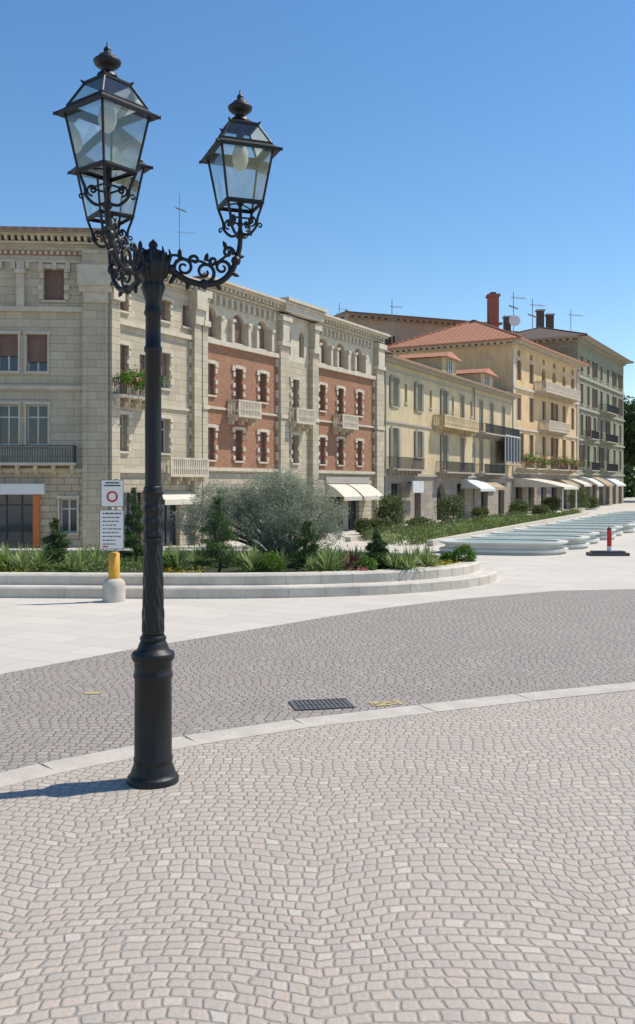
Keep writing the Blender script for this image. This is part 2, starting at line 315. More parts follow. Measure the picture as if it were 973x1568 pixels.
# ------------------------------------------------------------------ facades
class Facade:
    def __init__(s,p0,p1,z1,parent):
        s.p0=Vector((p0[0],p0[1],0)); d=Vector((p1[0]-p0[0],p1[1]-p0[1],0)); s.L=d.length; s.d=d.normalized()
        s.n=Vector((s.d.y,-s.d.x,0)); s.z1=z1; s.parent=parent; s.ops=[]; s.parts={}
        s.M=Matrix(((s.d.x,-s.n.x,0,p0[0]),(s.d.y,-s.n.y,0,p0[1]),(0,0,1,0),(0,0,0,1)))
    def U(s,px):
        t=(px-486.5)/FOC; return (t*s.p0.y-s.p0.x)/(s.d.x-t*s.d.y)
    def part(s,n):
        if n not in s.parts: s.parts[n]=MB()
        return s.parts[n]
    def box(s,part,u0,u1,d0,d1,z0,z1,m): s.part(part).box(u0,u1,-d1,-d0,z0,z1,m)
    def win(s,u,w,z0,z1,kind='roll',arch=False,rd=.18,frac=.7,trim=None,sill=True,mat='rollmauve'):
        u0,u1=u-w/2,u+w/2
        if u0<.03 or u1>s.L-.03: return
        s.ops.append((u0,u1,z0,z1,arch,rd))
        W=s.part('windows')
        if kind in('glass','open','half'):
            W.poly([(u0,rd,z0),(u1,rd,z0),(u1,rd,z1),(u0,rd,z1)],'glasswin')
            t=.035
            for a,b_,c,d in ((u0,u0+t,z0,z1),(u1-t,u1,z0,z1),(u-t*.6,u+t*.6,z0,z1)): W.box(a,b_,rd-.03,rd-.004,c,d,'frame')
            for zz in (z0,z1-t,z0+(z1-z0)*.68): W.box(u0+t+.001,u1-t-.001,rd-.026,rd-.006,zz,zz+t,'frame')
            if kind=='open':
                sw=w*.48
                for sg in (-1,1):
                    a=u0-sw if sg<0 else u1; ang=random.uniform(.02,.1)
                    W.box(a+.01,a+sw-.01,-.05-ang*.3,-.02,z0,z1,mat)
                    for k in range(int((z1-z0)/.07)):
                        zz=z0+.04+k*.07; W.box(a+.03,a+sw-.03,-.06-ang*.3,-.05-ang*.3,zz,zz+.03,mat)
            if kind=='half':
                frac=min(.98,max(.4,frac+random.uniform(-.2,.12)))
                zc=z1-(z1-z0)*frac; W.box(u0+.002,u1-.002,rd-.07,rd-.035,zc,z1,mat)
                k=zc
                while k<z1-.03: W.box(u0+.004,u1-.004,rd-.078,rd-.07,k,k+.022,mat); k+=.04
        elif kind=='roll':
            W.box(u0+.001,u1-.001,rd-.02,rd+.02,z0,z1,mat); k=z0
            while k<z1-.03: W.box(u0+.004,u1-.004,rd-.03,rd-.02,k,k+.026,mat); k+=.045
        elif kind=='closed':
            for a,b_ in ((u0+.002,u-.008),(u+.008,u1-.002)):
                W.box(a,b_,rd-.09,rd-.05,z0,z1,mat); k=z0+.04
                while k<z1-.06: W.box(a+.025,b_-.025,rd-.1,rd-.09,k,k+.03,mat); k+=.055
            W.poly([(u0,rd,z0),(u1,rd,z0),(u1,rd,z1),(u0,rd,z1)],'dark')
        elif kind=='shop':
            W.poly([(u0,rd,z0),(u1,rd,z0),(u1,rd,z1),(u0,rd,z1)],'glasswin')
            k=int(w/.5)+1
            for i in range(k+1):
                x=u0+(w-.03)*i/k; W.box(x,x+.03,rd-.03,rd-.004,z0,z1,'rail')
            W.box(u0,u1,rd-.035,rd-.005,z1-.28,z1-.24,'rail')
        else: W.poly([(u0,rd,z0),(u1,rd,z0),(u1,rd,z1),(u0,rd,z1)],'dark')
        if sill: s.box('trim',u0-.05,u1+.05,-.02,.06,z0-.055,z0-.002,trim or 'trim')
        if trim:
            s.box('trim',u0-.07,u1+.07,.001,.05,z1+.002,z1+.075,trim)
            s.box('trim',u0-.05,u0-.004,.001,.03,z0,z1,trim); s.box('trim',u1+.004,u1+.05,.001,.03,z0,z1,trim)
    def quoin(s,u,w,z0,z1,m='trim'):
        for sg in (-1,1):
            for zz,hh,ww in ((z0+.02,.13,.11),(z0+.32*(z1-z0),.13,.13),(z1-.3*(z1-z0),.14,.10),(z1-.08,.16,.15)):
                a=u+sg*w/2; b_=a+sg*ww; s.box('trim',min(a,b_)+.001,max(a,b_),.002,.05,zz,zz+hh,m)
        s.box('trim',u-w/2-.02,u+w/2+.02,.003,.06,z1+.003,z1+.1,m)
    def wall(s,zb,zt,mf,eu=(),ez=()):
        mb=s.part('walls')
        us=sorted(set([0,s.L]+[o[0] for o in s.ops]+[o[1] for o in s.ops]+list(eu))); zs=sorted(set([zb,zt]+[o[2] for o in s.ops]+[o[3] for o in s.ops]+list(ez)))
        zs=[z for z in zs if zb<=z<=zt]
        for i in range(len(us)-1):
            for j in range(len(zs)-1):
                uc=(us[i]+us[i+1])/2; zc=(zs[j]+zs[j+1])/2
                if any(o[0]<uc<o[1] and o[2]<zc<o[3] for o in s.ops): continue
                mb.poly([(us[i],0,zs[j]),(us[i+1],0,zs[j]),(us[i+1],0,zs[j+1]),(us[i],0,zs[j+1])],mf(uc,zc))
        for (u0,u1,z0,z1,ar,rd) in s.ops:
            mm=mf((u0+u1)/2,z1+.1)
            for q in ([(u0,0,z0),(u0,rd,z0),(u0,rd,z1),(u0,0,z1)],[(u1,0,z0),(u1,rd,z0),(u1,rd,z1),(u1,0,z1)],[(u0,0,z0),(u1,0,z0),(u1,rd,z0),(u0,rd,z0)],[(u0,0,z1),(u1,0,z1),(u1,rd,z1),(u0,rd,z1)]): mb.poly(q,mm)
            if ar:
                w=(u1-u0)/2; uc=(u0+u1)/2; rise=min(w,.5*(z1-z0)); P=[(uc-w*math.cos(math.pi*k/12),z1-rise+rise*math.sin(math.pi*k/12)) for k in range(13)]
                for k in range(12):
                    (a,za),(b_,zb_)=P[k],P[k+1]
                    mb.poly([(a,0.0,za),(b_,0.0,zb_),(b_,0.0,z1),(a,0.0,z1)],mm)
                    mb.poly([(a,0,za),(b_,0,zb_),(b_,rd,zb_),(a,rd,za)],mm)
        mb.poly([(0,0,zb),(0,.4,zb),(0,.4,zt),(0,0,zt)],mf(.1,zt)); mb.poly([(s.L,0,zb),(s.L,.4,zb),(s.L,.4,zt),(s.L,0,zt)],mf(s.L-.1,zt))
        mb.poly([(0,0,zt),(s.L,0,zt),(s.L,.4,zt),(0,.4,zt)],'trim')
    def core(s,depth,z,m,u0=.02,u1=None): s.part('walls').box(u0,(u1 or s.L-.02),.3,depth,0,z-.01,m)
    def balcony(s,u0,u1,z,h=.5,dep=.42,style='stone',m='trim'):
        s.box('balconies',u0,u1,0.002,dep,z-.07,z,m)
        for k in range(max(2,int((u1-u0)/.45)+1)):
            n=max(2,int((u1-u0)/.45)+1); uu=u0+.06+(u1-u0-.18)*k/(n-1)
            s.box('balconies',uu,uu+.07,.003,dep*.7,z-.18,z-.071,m); s.box('balconies',uu,uu+.07,.003,dep*.4,z-.28,z-.181,m)
        mt=m if style=='stone' else 'rail'
        tr=.035 if style=='stone' else .012
        s.box('balconies',u0+.01,u1-.01,dep-.07,dep-.01,z+h-tr*1.5,z+h,mt)
        for a in (u0+.01,u1-.07): s.box('balconies',a,a+.06,.004,dep-.071,z+h-tr*1.5,z+h,mt)
        st=.085 if style=='stone' else .06; w=.045 if style=='stone' else .012
        n=int((u1-u0-.04)/st)
        for k in range(n+1):
            uu=u0+.015+(u1-u0-.04-w)*k/max(1,n); ww=w*1.7 if (style=='stone' and k in(0,n)) else w
            s.box('balconies',uu,uu+ww,dep-.06,dep-.06+w,z,z+h-tr*1.5-.001,mt)
            if style=='stone': s.box('balconies',uu-.008,uu+w+.008,dep-.064,dep-.064+w+.01,z+.12,z+.22,mt)
        n=int((dep-.08)/st)
        for k in range(n):
            dd=.02+k*st
            for uu in (u0+.015,u1-.015-w): s.box('balconies',uu,uu+w,dd,dd+w,z,z+h-tr*1.5-.001,mt)
    def band(s,z,h,d,m='trim',u0=-.03,u1=None): s.box('trim',u0,(s.L+.03 if u1 is None else u1),.0015,d,z,z+h,m)
    def cornice(s,z,d=.35,m='trim',dent=.16,u0=-.1,u1=None,ex=0):
        u1=s.L+.1 if u1 is None else u1
        s.box('cornice',u0,u1,-.3,d,z-.07,z,m); s.box('cornice',u0,u1,.003,d*.72,z-.13,z-.071,m); s.box('cornice',u0,u1,.004,d*.3,z-.3,z-.245,m)
        n=int((u1-u0)/dent)
        for k in range(n):
            a=u0+k*dent+.03; s.box('cornice',a,a+dent*.45,.005,d*.6,z-.24,z-.131,m)
    def awning(s,u0,u1,z1,drop,out,m='awning'):
        mb=s.part('awnings'); n=6; P=[(out*k/n, z1-drop*((k/n)**1.5)) for k in range(n+1)]
        for k in range(n):
            (a,za),(b_,zb)=P[k],P[k+1]; mb.poly([(u0,-a-.01,za),(u1,-a-.01,za),(u1,-b_-.01,zb),(u0,-b_-.01,zb)],m)
        mb.box(u0,u1,-out-.03,-out-.01,z1-drop-.14,z1-drop,m)
        for uu in (u0,u1): mb.poly([(uu,-a-.01,z) for a,z in P]+[(uu,-.01,z1-drop)],m)
    def pipe(s,u,z0,z1,m='galv'): s.part('downpipe').tube([(u,-.08,z0),(u,-.08,z1)],.04,m)
    def flush(s):
        for n,mb in s.parts.items(): mb.make(n,s.parent,s.M)
def hip(fc,name,u0,u1,d0,d1,ze,zr,inset,m):
    mb=MB(); dm=(d0+d1)/2; y=lambda d:-d
    a,b,c,d=(u0,y(d0),ze),(u1,y(d0),ze),(u1,y(d1),ze),(u0,y(d1),ze)
    r0,r1=(u0+inset,y(dm),zr),(u1-inset,y(dm),zr)
    for q in ([a,b,r1,r0],[b,c,r1],[c,d,r0,r1],[d,a,r0]): mb.poly(q,m)
    t=.1
    for p,q in ((a,b),(b,c),(c,d),(d,a)): mb.poly([p,q,(q[0],q[1],q[2]-t),(p[0],p[1],p[2]-t)],m)
    mb.poly([(p[0],p[1],p[2]-t) for p in (a,d,c,b)],'greytrim')
    for p,q in ((a,r0),(b,r1),(c,r1),(d,r0),(r0,r1)): mb.tube([(p[0],p[1],p[2]+.02),(q[0],q[1],q[2]+.02)],.06,m)
    return mb.make(name,fc.parent,fc.M)

# ==================== building A/B : stone palazzo at left
bl=empty('stone_palazzo',(-5.2,23.5,0))
A=Facade((-14,22.8),(-5.23,23.49),7.95,bl)
ua=lambda px:A.U(px)
for px in (-75,12,57):
    A.win(ua(px),.5,4.5,5.42,'half',frac=.72,trim='trim'); A.win(ua(px),.52,2.68,3.68,'glass',trim='trim')
for px in (-100,-30,83): A.win(ua(px),.5,6.27,7.05,'roll'); A.quoin(ua(px),.5,6.27,7.05)
for px in (-180,-230): A.win(ua(px),.5,4.5,5.42,'half',trim='trim'); A.win(ua(px),.52,2.68,3.68,'glass',trim='trim'); A.win(ua(px),.5,6.27,7.05,'roll')
A.win(ua(20),1.15,.02,1.45,'shop',sill=False); A.win(ua(-75),1.1,.02,1.45,'shop',sill=False); A.win(ua(105),.0+.42,.5,1.35,'glass',trim='trim')
A.wall(0,7.75,lambda u,z:'stone2' if z<2.1 else 'stone',ez=(2.1,))
A.core(6,7.7,'stone')
A.balcony(ua(-60),ua(118),2.24,.42,.45,'iron')
A.band(2.0,.1,.08); A.band(4.05,.1,.07); A.band(5.98,.12,.10); A.band(7.2,.06,.05); A.band(7.38,.12,.03,'brick')
for k in range(60):
    u=A.L-.1-k*.14; A.box('trim',u-.035,u+.035,.031,.05,7.4,7.48,'trim')
A.box('trim',ua(-40),ua(70),.003,.2,1.46,1.72,'white'); A.box('windows',ua(52),ua(62),.01,.1,0,1.44,'orange')
A.box('trim',ua(-45),ua(-40)-.01,.003,.16,0,1.7,'galv')
A.box('trim',ua(128),A.L+.02,.004,.14,0,6.45,'stone'); A.box('trim',ua(124),A.L+.12,.003,.26,6.45,6.6,'trim'); A.box('trim',ua(122),A.L+.16,.003,.34,6.601,7.1,'trim')
A.box('trim',ua(128),A.L+.06,.003,.2,7.101,7.5,'stone'); A.box('trim',ua(130),A.L+.04,.003,.2,6.2,6.449,'trim')
for px in (33,-60):
    A.box('trim',ua(px)-.09,ua(px)+.09,.003,.14,6.1,7.2,'trim'); A.box('trim',ua(px)-.13,ua(px)+.13,.003,.2,6.9,7.0,'trim')
for k in range(26):
    u=A.L-.3-k*.33
    A.box('trim',u-.05,u+.05,.003,.11,7.02,7.2,'trim')
A.cornice(7.95,.42); A.flush(); hip(A,'roof',-.2,A.L+.3,.5,-6,7.955,8.15,3,'tileold')
B=Facade((-5.23,23.49),(-3.40,26.76),7.4,bl)
for px in (187,252):
    u=B.U(px); B.win(u,.42,6.12,6.68,'roll'); B.quoin(u,.42,6.12,6.68)
    B.win(u,.42,4.0 if px==187 else 4.3,5.25,'half',frac=.8); B.quoin(u,.42,4.4,5.25)
    B.win(u,.42,2.55,3.48,'glass'); B.quoin(u,.42,2.55,3.48)
B.win(B.U(220),.3,4.55,5.1,'half'); B.win(B.U(285),.3,6.1,6.7,'roll')
B.win(B.U(205),.9,.02,1.5,'shop',sill=False); B.win(B.U(262),.8,.02,1.5,'shop',sill=False)
B.wall(0,7.35,lambda u,z:'stone2' if z<2.1 else 'stone',ez=(2.1,)); B.core(5,7.3,'stone',u0=1.2)
B.band(2.0,.1,.08); B.band(5.75,.12,.10); B.band(3.75,.07,.05)
B.balcony(B.U(165),B.U(222),3.95,.42,.4,'iron'); B.balcony(B.U(244),B.U(303),1.98,.45,.4,'stone')
B.box('trim',-.02,.28,.003,.16,0,7.1,'stone'); B.box('trim',-.06,.36,.003,.26,6.3,6.75,'trim')
B.box('trim',B.L-.36,B.L-.02,.003,.16,0,7.05,'stone'); B.box('trim',B.L-.42,B.L+.06,.003,.3,6.6,7.15,'trim'); B.box('trim',B.L-.38,B.L+.02,.003,.22,6.2,6.599,'trim')
for k in range(9):
    for uu,sg in ((.28,1),(B.L-.36,-1)):
        a=uu; b_=uu+sg*.09; B.box('trim',min(a,b_),max(a,b_),.002,.06,2.3+k*.4,2.5+k*.4,'trim')
B.cornice(7.4,.4,dent=.2); B.pipe(B.L-.05,0,7.0)
B.awning(B.U(236),B.U(290),1.5,.2,.35,'awning'); B.flush()
def wp(f,u,d,z): return f.M@Vector((u,-d,z))
p1=wp(B,B.U(170),.42,4.42); p2=wp(B,B.U(218),.42,4.42)
q=[((p1.lerp(p2,t))+Vector((0,0,random.uniform(-.12,.1)))) for t in np.linspace(0,1,7)]
leaf_mesh('balcony_plants',cloud([(tuple(v),(.2,.2,.16)) for v in q],1800,60,.35),.035,.5,'f_box',bl)
leaf_mesh('balcony_flowers',cloud([(tuple(v),(.2,.2,.15)) for v in q],160,60,.35),.03,.8,'f_pink',bl)

# ==================== brick building
bb=empty('brick_palazzo',(-3.4,26.8,0))
C=Facade((-3.385,26.79),(2.49,37.34),7.6,bb)
b0,b1,b2=C.U(312),C.U(424),C.U(482); b3=C.U(572)
cols=[322,365,402,452,493,521,550]
for i,px in enumerate(cols):
    u=C.U(px); bal=px in(365,452,521)
    C.win(u,.42,3.8 if bal else 4.3,5.2,'roll' if i%3 else 'half',frac=.85,sill=not bal); C.quoin(u,.42,4.35,5.2)
    C.win(u,.42,2.42,3.35,'roll' if i%2 else 'half',frac=.85); C.quoin(u,.42,2.42,3.35)
for px in (322,365,402,495,522,549):
    u=C.U(px); C.win(u,.66,5.98,6.85,'roll' if px!=365 else 'half',arch=True,sill=False,frac=.9)
    for sg in (-1,1): C.box('trim',u+sg*.44-.06,u+sg*.44+.06,.003,.13,5.95,6.55,'trim'); C.box('trim',u+sg*.44-.09,u+sg*.44+.09,.003,.17,6.551,6.63,'trim')
for dx in (-.45,.45): C.win(C.U(452)+dx,.34,6.0,6.85,'roll',arch=True,sill=False)
for px in (340,385,): C.win(C.U(px),.7,.02,1.6,'shop',arch=True,sill=False)
C.win(C.U(452),1.1,.02,1.7,'shop',arch=True,sill=False); C.win(C.U(516),1.0,.02,1.6,'shop',sill=False); C.win(C.U(542),.9,.02,1.6,'shop',sill=False)
def mfc(u,z):
    if z<2.1: return 'stone2'
    if z>5.8: return 'trim'
    if u<b0 or b1<u<b2 or u>b3: return 'stone'
    return 'brick'
C.wall(0,7.5,mfc,eu=(b0,b1,b2,b3),ez=(2.1,5.8)); C.core(7,7.45,'stone')
for (a,c) in ((b0,b1),(b2,b3)):
    C.box('trim',a,c,.0015,.10,2.1,2.2,'trim'); C.box('trim',a,c,.0015,.12,5.78,5.92,'trim'); C.box('trim',a,c,.0015,.06,3.9,3.97,'trim')
    n=int((c-a)/.3)
    for k in range(n): C.box('trim',a+.05+k*.3,a+.17+k*.3,.002,.12,6.95,7.2,'trim')
for (a,c) in ((0,b0),(b1,b1+.5),(b2-.4,b2),(b3,C.L)):
    C.box('trim',a+.002,c,.004,.16,0,7.0,'stone'); C.box('trim',a-.03,c+.04,.003,.24,6.2,6.35,'trim'); C.box('trim',a-.04,c+.05,.003,.28,7.0,7.2,'trim')
    C.box('trim',a+.05,c-.05,.16,.22,6.36,6.99,'trim'); C.box('trim',a-.02,c+.03,.003,.2,3.85,3.97,'trim')
for k in range(14):
    for uu,sg in ((b0,1),(b1,-1),(b2,1),(b3,-1)):
        if k%2: a,b_=uu,uu+sg*.1; C.box('trim',min(a,b_),max(a,b_),.003,.07,2.25+k*.25,2.5+k*.25,'trim')
for px in (365,452,521):
    u=C.U(px); C.balcony(u-.62,u+.62,3.78,.44,.45,'stone')
C.cornice(7.6,.42,dent=.22); C.box('cornice',b1-.06,b2+.06,-.3,.50,7.62,7.72,'trim'); C.box('cornice',b1,b2,.003,.36,7.3,7.619,'trim')
C.pipe(.05,0,7.2); C.pipe(C.L-.1,0,7.2)
C.awning(C.U(500),C.U(528),1.72,.45,.7); C.awning(C.U(531),C.U(562),1.72,.45,.7)
C.box('trim',C.U(498),C.U(564),.004,.05,1.74,1.98,'greytrim')
C.flush(); hip(C,'roof',-.1,C.L+.1,.3,-7,7.61,7.8,3,'tileold')

# ==================== yellow building
by=empty('yellow_house',(2.6,38.3,0))
D=Facade((2.61,38.0),(11.54,55.8),6.9,by)
for px in (604,641,680,708,737,753,771):
    u=D.U(px); D.win(u,.55,4.95 if px in(604,641,) else 4.55,6.15,'open' if px in(604,641,680) else 'closed',trim='greytrim',mat='shutgrey')
    D.win(u,.55,2.9 if px in(641,) else 2.4,4.05,'open' if px in(604,680,641) else 'closed',trim='greytrim',mat='shutgrey')
for px in (622,660,694,722): D.win(D.U(px),.3,5.2,6.0,'closed',mat='shutgrey')
for px in (608,640,676,706,742,768): D.win(D.U(px),1.25 if px!=640 else .8,.02,1.75,'shop' if px!=640 else 'dark',sill=False,arch=px in(676,),rd=.28)
D.wall(0,6.85,lambda u,z:'base' if z<2.1 else 'yellow',ez=(2.1,)); D.core(6.5,6.8,'yellow')
D.band(2.05,.1,.09,'greytrim'); D.band(4.25,.08,.06,'greytrim'); D.band(6.4,.08,.05,'greytrim')
D.balcony(D.U(590),D.U(634),2.35,.48,.55,'iron','greytrim'); D.balcony(D.U(663),D.U(716),4.42,.5,.6,'stone','yellow')
D.balcony(D.U(668),D.U(712),2.3,.48,.55,'iron','greytrim'); D.balcony(D.U(728),D.U(760),2.3,.48,.55,'iron','greytrim'); D.balcony(D.U(728),D.U(782),4.42,.48,.6,'iron','greytrim')
D.box('cornice',-.2,D.L+.1,-.3,.45,6.83,6.9,'greytrim'); D.box('cornice',-.1,D.L,.003,.2,6.7,6.829,'greytrim')
u0,u1=D.U(757),D.U(780)
D.box('veranda',u0,u1,.55,.6,3.0,4.3,'glasswin')
for k in range(6): uu=u0+(u1-u0-.05)*k/5; D.box('veranda',uu,uu+.05,.6,.65,2.9,4.4,'frame')
D.box('veranda',u0,u1,.003,.66,4.401,4.46,'frame'); D.box('veranda',u0,u1,.003,.66,2.8,2.899,'greytrim')
D.awning(D.U(706),D.U(730),1.95,.45,1.0,'awningblue'); D.awning(D.U(732),D.U(750),1.9,.35,.9,'awnbrown')
D.box('trim',D.U(617),D.U(634),.4,.46,1.35,1.85,'awningblue'); D.box('trim',D.U(625)-.03,D.U(625)+.03,.004,.4,1.75,1.8,'rail')
D.pipe(.15,0,6.7); D.pipe(D.U(725),0,6.7)
D.flush(); hip(D,'roof',-.1,D.L,.5,-6.5,6.905,8.0,1.5,'tileold')
def dormer(f,u,w,d,z0,z1,m,rm):
    mb=MB(); mb.box(u-w/2,u+w/2,-d,-d+2.4,z0,z1,m)
    mb.box(u-.28,u+.28,-d-.02,-d+.0,z0+.25,z1-.1,'glasswin')
    for a,b_ in ((-.32,-.27),(.27,.32),(-.02,.02)): mb.box(u+a,u+b_,-d-.05,-d-.021,z0+.2,z1-.07,'frame')
    e=w/2+.25; zr=z1+.38
    mb.poly([(u-e,-d-.3,z1),(u,-d-.1,zr),(u,-d+2.6,zr),(u-e,-d+2.6,z1)],rm); mb.poly([(u+e,-d-.3,z1),(u,-d-.1,zr),(u,-d+2.6,zr),(u+e,-d+2.6,z1)],rm)
    mb.poly([(u-e,-d-.3,z1),(u+e,-d-.3,z1),(u,-d-.1,zr)],rm); mb.poly([(u-e,-d-.3,z1-.01),(u+e,-d-.3,z1-.01),(u+e,-d+.0,z1-.01),(u-e,-d+.0,z1-.01)],'greytrim')
    mb.make('dormer',f.parent,f.M)
dormer(D,D.U(703),2.1,-.5,6.95,7.95,'yellow','tile'); dormer(D,D.U(757),2.3,-.4,6.95,7.8,'yellow','tile')

# ==================== ochre building
bo=empty('ochre_house',(11.5,55.8,0))
E=Facade((11.54,55.81),(18.8,68),10.3,bo)
for px in (795,814,833,849,864,877):
    u=E.U(px)
    E.win(u,.75,8.0,9.2,'dark' if px in(833,849,864) else 'closed',arch=px in(833,849,864),trim=None if px in(833,849,864) else 'trim',mat='shutbrown',sill=False)
    E.win(u,.7,5.6,7.1,'closed' if px!=849 else 'open',trim='trim',mat='shutbrown',sill=False)
    E.win(u,.7,3.1,4.8,'open' if px in(795,849) else 'closed',trim='trim',mat='shutbrown',sill=False)
    E.win(u,1.2,.02,2.0,'shop',arch=True,sill=False,rd=.28)
    E.win(u,.5,9.45,9.8,'dark',sill=False)
E.wall(0,10.2,lambda u,z:'base' if z<2.4 else 'ochre',ez=(2.4,)); E.core(8,10.1,'ochre')
E.band(2.35,.12,.1,'trim'); E.band(5.0,.12,.09,'trim'); E.band(7.45,.14,.12,'trim'); E.box('trim',-.02,.4,.002,.08,2.5,9.8,'trim'); E.box('trim',E.L-.4,E.L,.002,.08,2.5,9.8,'trim')
E.balcony(E.U(818),E.U(872),7.6,.6,.8,'stone','trim'); E.balcony(E.U(825),E.U(858),5.2,.6,.7,'stone','trim')
for a,b_ in ((789,803),(806,822),(828,856),(859,872)): E.balcony(E.U(a),E.U(b_),2.7,.6,.7,'iron','trim')
E.cornice(10.3,.6,dent=.4); E.pipe(E.L-.1,0,10)
fl=[]
for px in (792,798,808,818,832,842,850,862,869): fl.append((tuple(wp(E,E.U(px),.75,3.2)),(.4,.4,.28)))
E.flush(); hip(E,'roof',-.5,E.L+.4,.7,-8.4,10.32,12.3,4.2,'tile')
leaf_mesh('balcony_plants',cloud(fl,1500,60,.35),.06,.5,'f_box',bo); leaf_mesh('balcony_flowers',cloud(fl,400,60,.35),.055,.8,'f_pink',bo)
E2=Facade((4.67,59.95),(11.52,55.84),10.3,bo)
for u in (1.8,3.8,6.4): E2.win(u,.6,8.3,9.3,'closed',mat='shutbrown',trim='trim')
E2.wall(0,10.2,lambda u,z:'ochre'); E2.cornice(10.3,.5,dent=.4); E2.flush()
E.parts={}; E.awning(E.U(787),E.U(812),2.1,.55,3.0,'awning'); E.awning(E.U(848),E.U(862),2.1,.5,1.2,'awnbrown'); E.awning(E.U(868),E.U(880),2.1,.4,1.2,'awning')
E.part('awnings').tube([(E.U(787)+.1,-2.9,0),(E.U(787)+.1,-2.9,1.5)],.04,'white'); E.part('awnings').tube([(E.U(812)-.1,-2.9,0),(E.U(812)-.1,-2.9,1.5)],.04,'white')
E.flush()
mb=MB(); mb.box(11.1,11.75,61,61.7,10.9,13.9,'chimney'); mb.box(11.02,11.83,60.92,61.78,13.9,14.05,'chimney'); mb.box(11.25,11.6,61.15,61.55,14.05,14.2,'tiledark'); mb.make('brick_chimney')

# ==================== green building
bg=empty('green_house',(19.3,70,0))
G=Facade((19.33,70),(27.6,85),12.7,bg)
for px in (891,901,911,921,931,941,950):
    u=G.U(px)
    for z0,z1 in ((10.2,11.4),(7.8,9.3),(5.4,7.0),(3.0,4.7)): G.win(u,.8,z0,z1,'closed' if (px+int(z0))%3 else 'open',trim='greentrim',mat='shutbrown',sill=True)
    G.win(u,1.4,.02,2.1,'shop',sill=False,arch=True,rd=.28)
G.wall(0,12.6,lambda u,z:'base' if z<2.5 else 'green',ez=(2.5,)); G.core(8,12.5,'green')
for z in (2.45,5.0,7.35,9.7): G.band(z,.14,.12,'greentrim')
for a,b_,z in ((893,905,5.2),(917,935,5.2),(893,905,2.8),(917,935,2.8),(917,935,7.6)): G.balcony(G.U(a),G.U(b_),z,.6,.7,'iron','greentrim')
G.cornice(12.7,.7,'greentrim',dent=.5)
for a,b_,mm in ((888,898,'awningblue'),(902,914,'awnbrown'),(920,934,'awningblue')): G.awning(G.U(a),G.U(b_),2.3,.6,1.3,mm)
G.flush(); hip(G,'roof',-.5,G.L+.4,.8,-8.4,12.72,14.2,4.2,'tiledark')
G2=Facade((13.2,73.4),(19.32,70.02),12.7,bg)
for u in (2,4.4,6): G2.win(u,.7,11,12,'closed',mat='shutbrown',trim='greentrim')
G2.wall(0,12.6,lambda u,z:'green'); G2.cornice(12.7,.6,'greentrim',dent=.5); G2.flush()
# ==================== buildings behind
be=empty('beige_apartment_house',(2,64,0))
H=Facade((2.0,64),(12.5,68.5),13.3,be)
for k in range(5): H.win(1.2+k*2.1,.8,10.6,12,'closed',mat='shutbrown',trim='trim')
H.wall(0,13.2,lambda u,z:'beige'); H.core(8,13.1,'beige'); H.cornice(13.3,.6,'greytrim',dent=.5); H.flush(); hip(H,'roof',-.5,H.L+.5,.9,-8.5,13.31,13.75,4,'tiledark')
bq=empty('brown_roof_house',(17,86,0))
Q=Facade((15,84),(26,88),14.0,bq)
for k in range(5): Q.win(1.4+k*2,.8,11.5,13,'closed',mat='shutbrown',trim='greytrim')
Q.wall(0,13.9,lambda u,z:'beige'); Q.core(8,13.8,'beige'); Q.cornice(14,.6,'greytrim',dent=.5); Q.flush(); hip(Q,'roof',-.5,Q.L+.5,.8,-8.5,14.01,16.2,4,'tiledark')
for x,y,z0,z1 in ((17.3,86,14.5,16.9),(20.2,85.5,14.4,17.4),(21.2,86,14.4,17.1)):
    mb=MB(); mb.box(x-.3,x+.3,y-.3,y+.3,z0,z1,'tiledark'); mb.box(x-.38,x+.38,y-.38,y+.38,z1,z1+.15,'greytrim'); mb.make('rooftop_chimney')
def antenna(x,y,z0,z1,w,levels):
    mb=MB(); mb.tube([(x,y,z0),(x,y,z1)],.013 if y<40 else .028,'galv')
    for k,zz in enumerate(levels):
        a=.6+k*.9; d=Vector((math.cos(a),math.sin(a)*.4,0)); c=Vector((x,y,zz)); r=.006 if y<40 else .016
        mb.tube([c-d*w*.2,c+d*w],r,'galv',4); e=Vector((-d.y,d.x,0)).normalized()
        for t in np.linspace(0,1,6): q=c+d*w*t; mb.tube([q-e*w*.3+Vector((0,0,-w*.12)),q+e*w*.3+Vector((0,0,w*.12))],r*.8,'galv',4)
    mb.make('tv_antenna')
antenna(-4.1,28,7.2,10.35,.55,(9.2,9.9)); antenna(.85,36.5,7.5,8.75,.4,(8.5,8.3)); antenna(4.9,62,11,13.9,.8,(13.4,))
antenna(13.1,63,11,14.6,1.0,(14.2,13.6)); antenna(14.6,64,11,14.3,1.0,(13.9,13.2)); antenna(21.5,80,13,16.6,1.2,(16.1,))
mb=MB(); c=Vector((13.0,62.2,12.5))
mb.lathe([(0.02,-.12),(.15,-.1),(.3,-.02),(.38,.06)],'white',seg=20); o=mb.make('satellite_dish',None,Matrix.Translation(c)@Matrix.Rotation(math.radians(80),4,'X')@Matrix.Rotation(.4,4,'Z'))

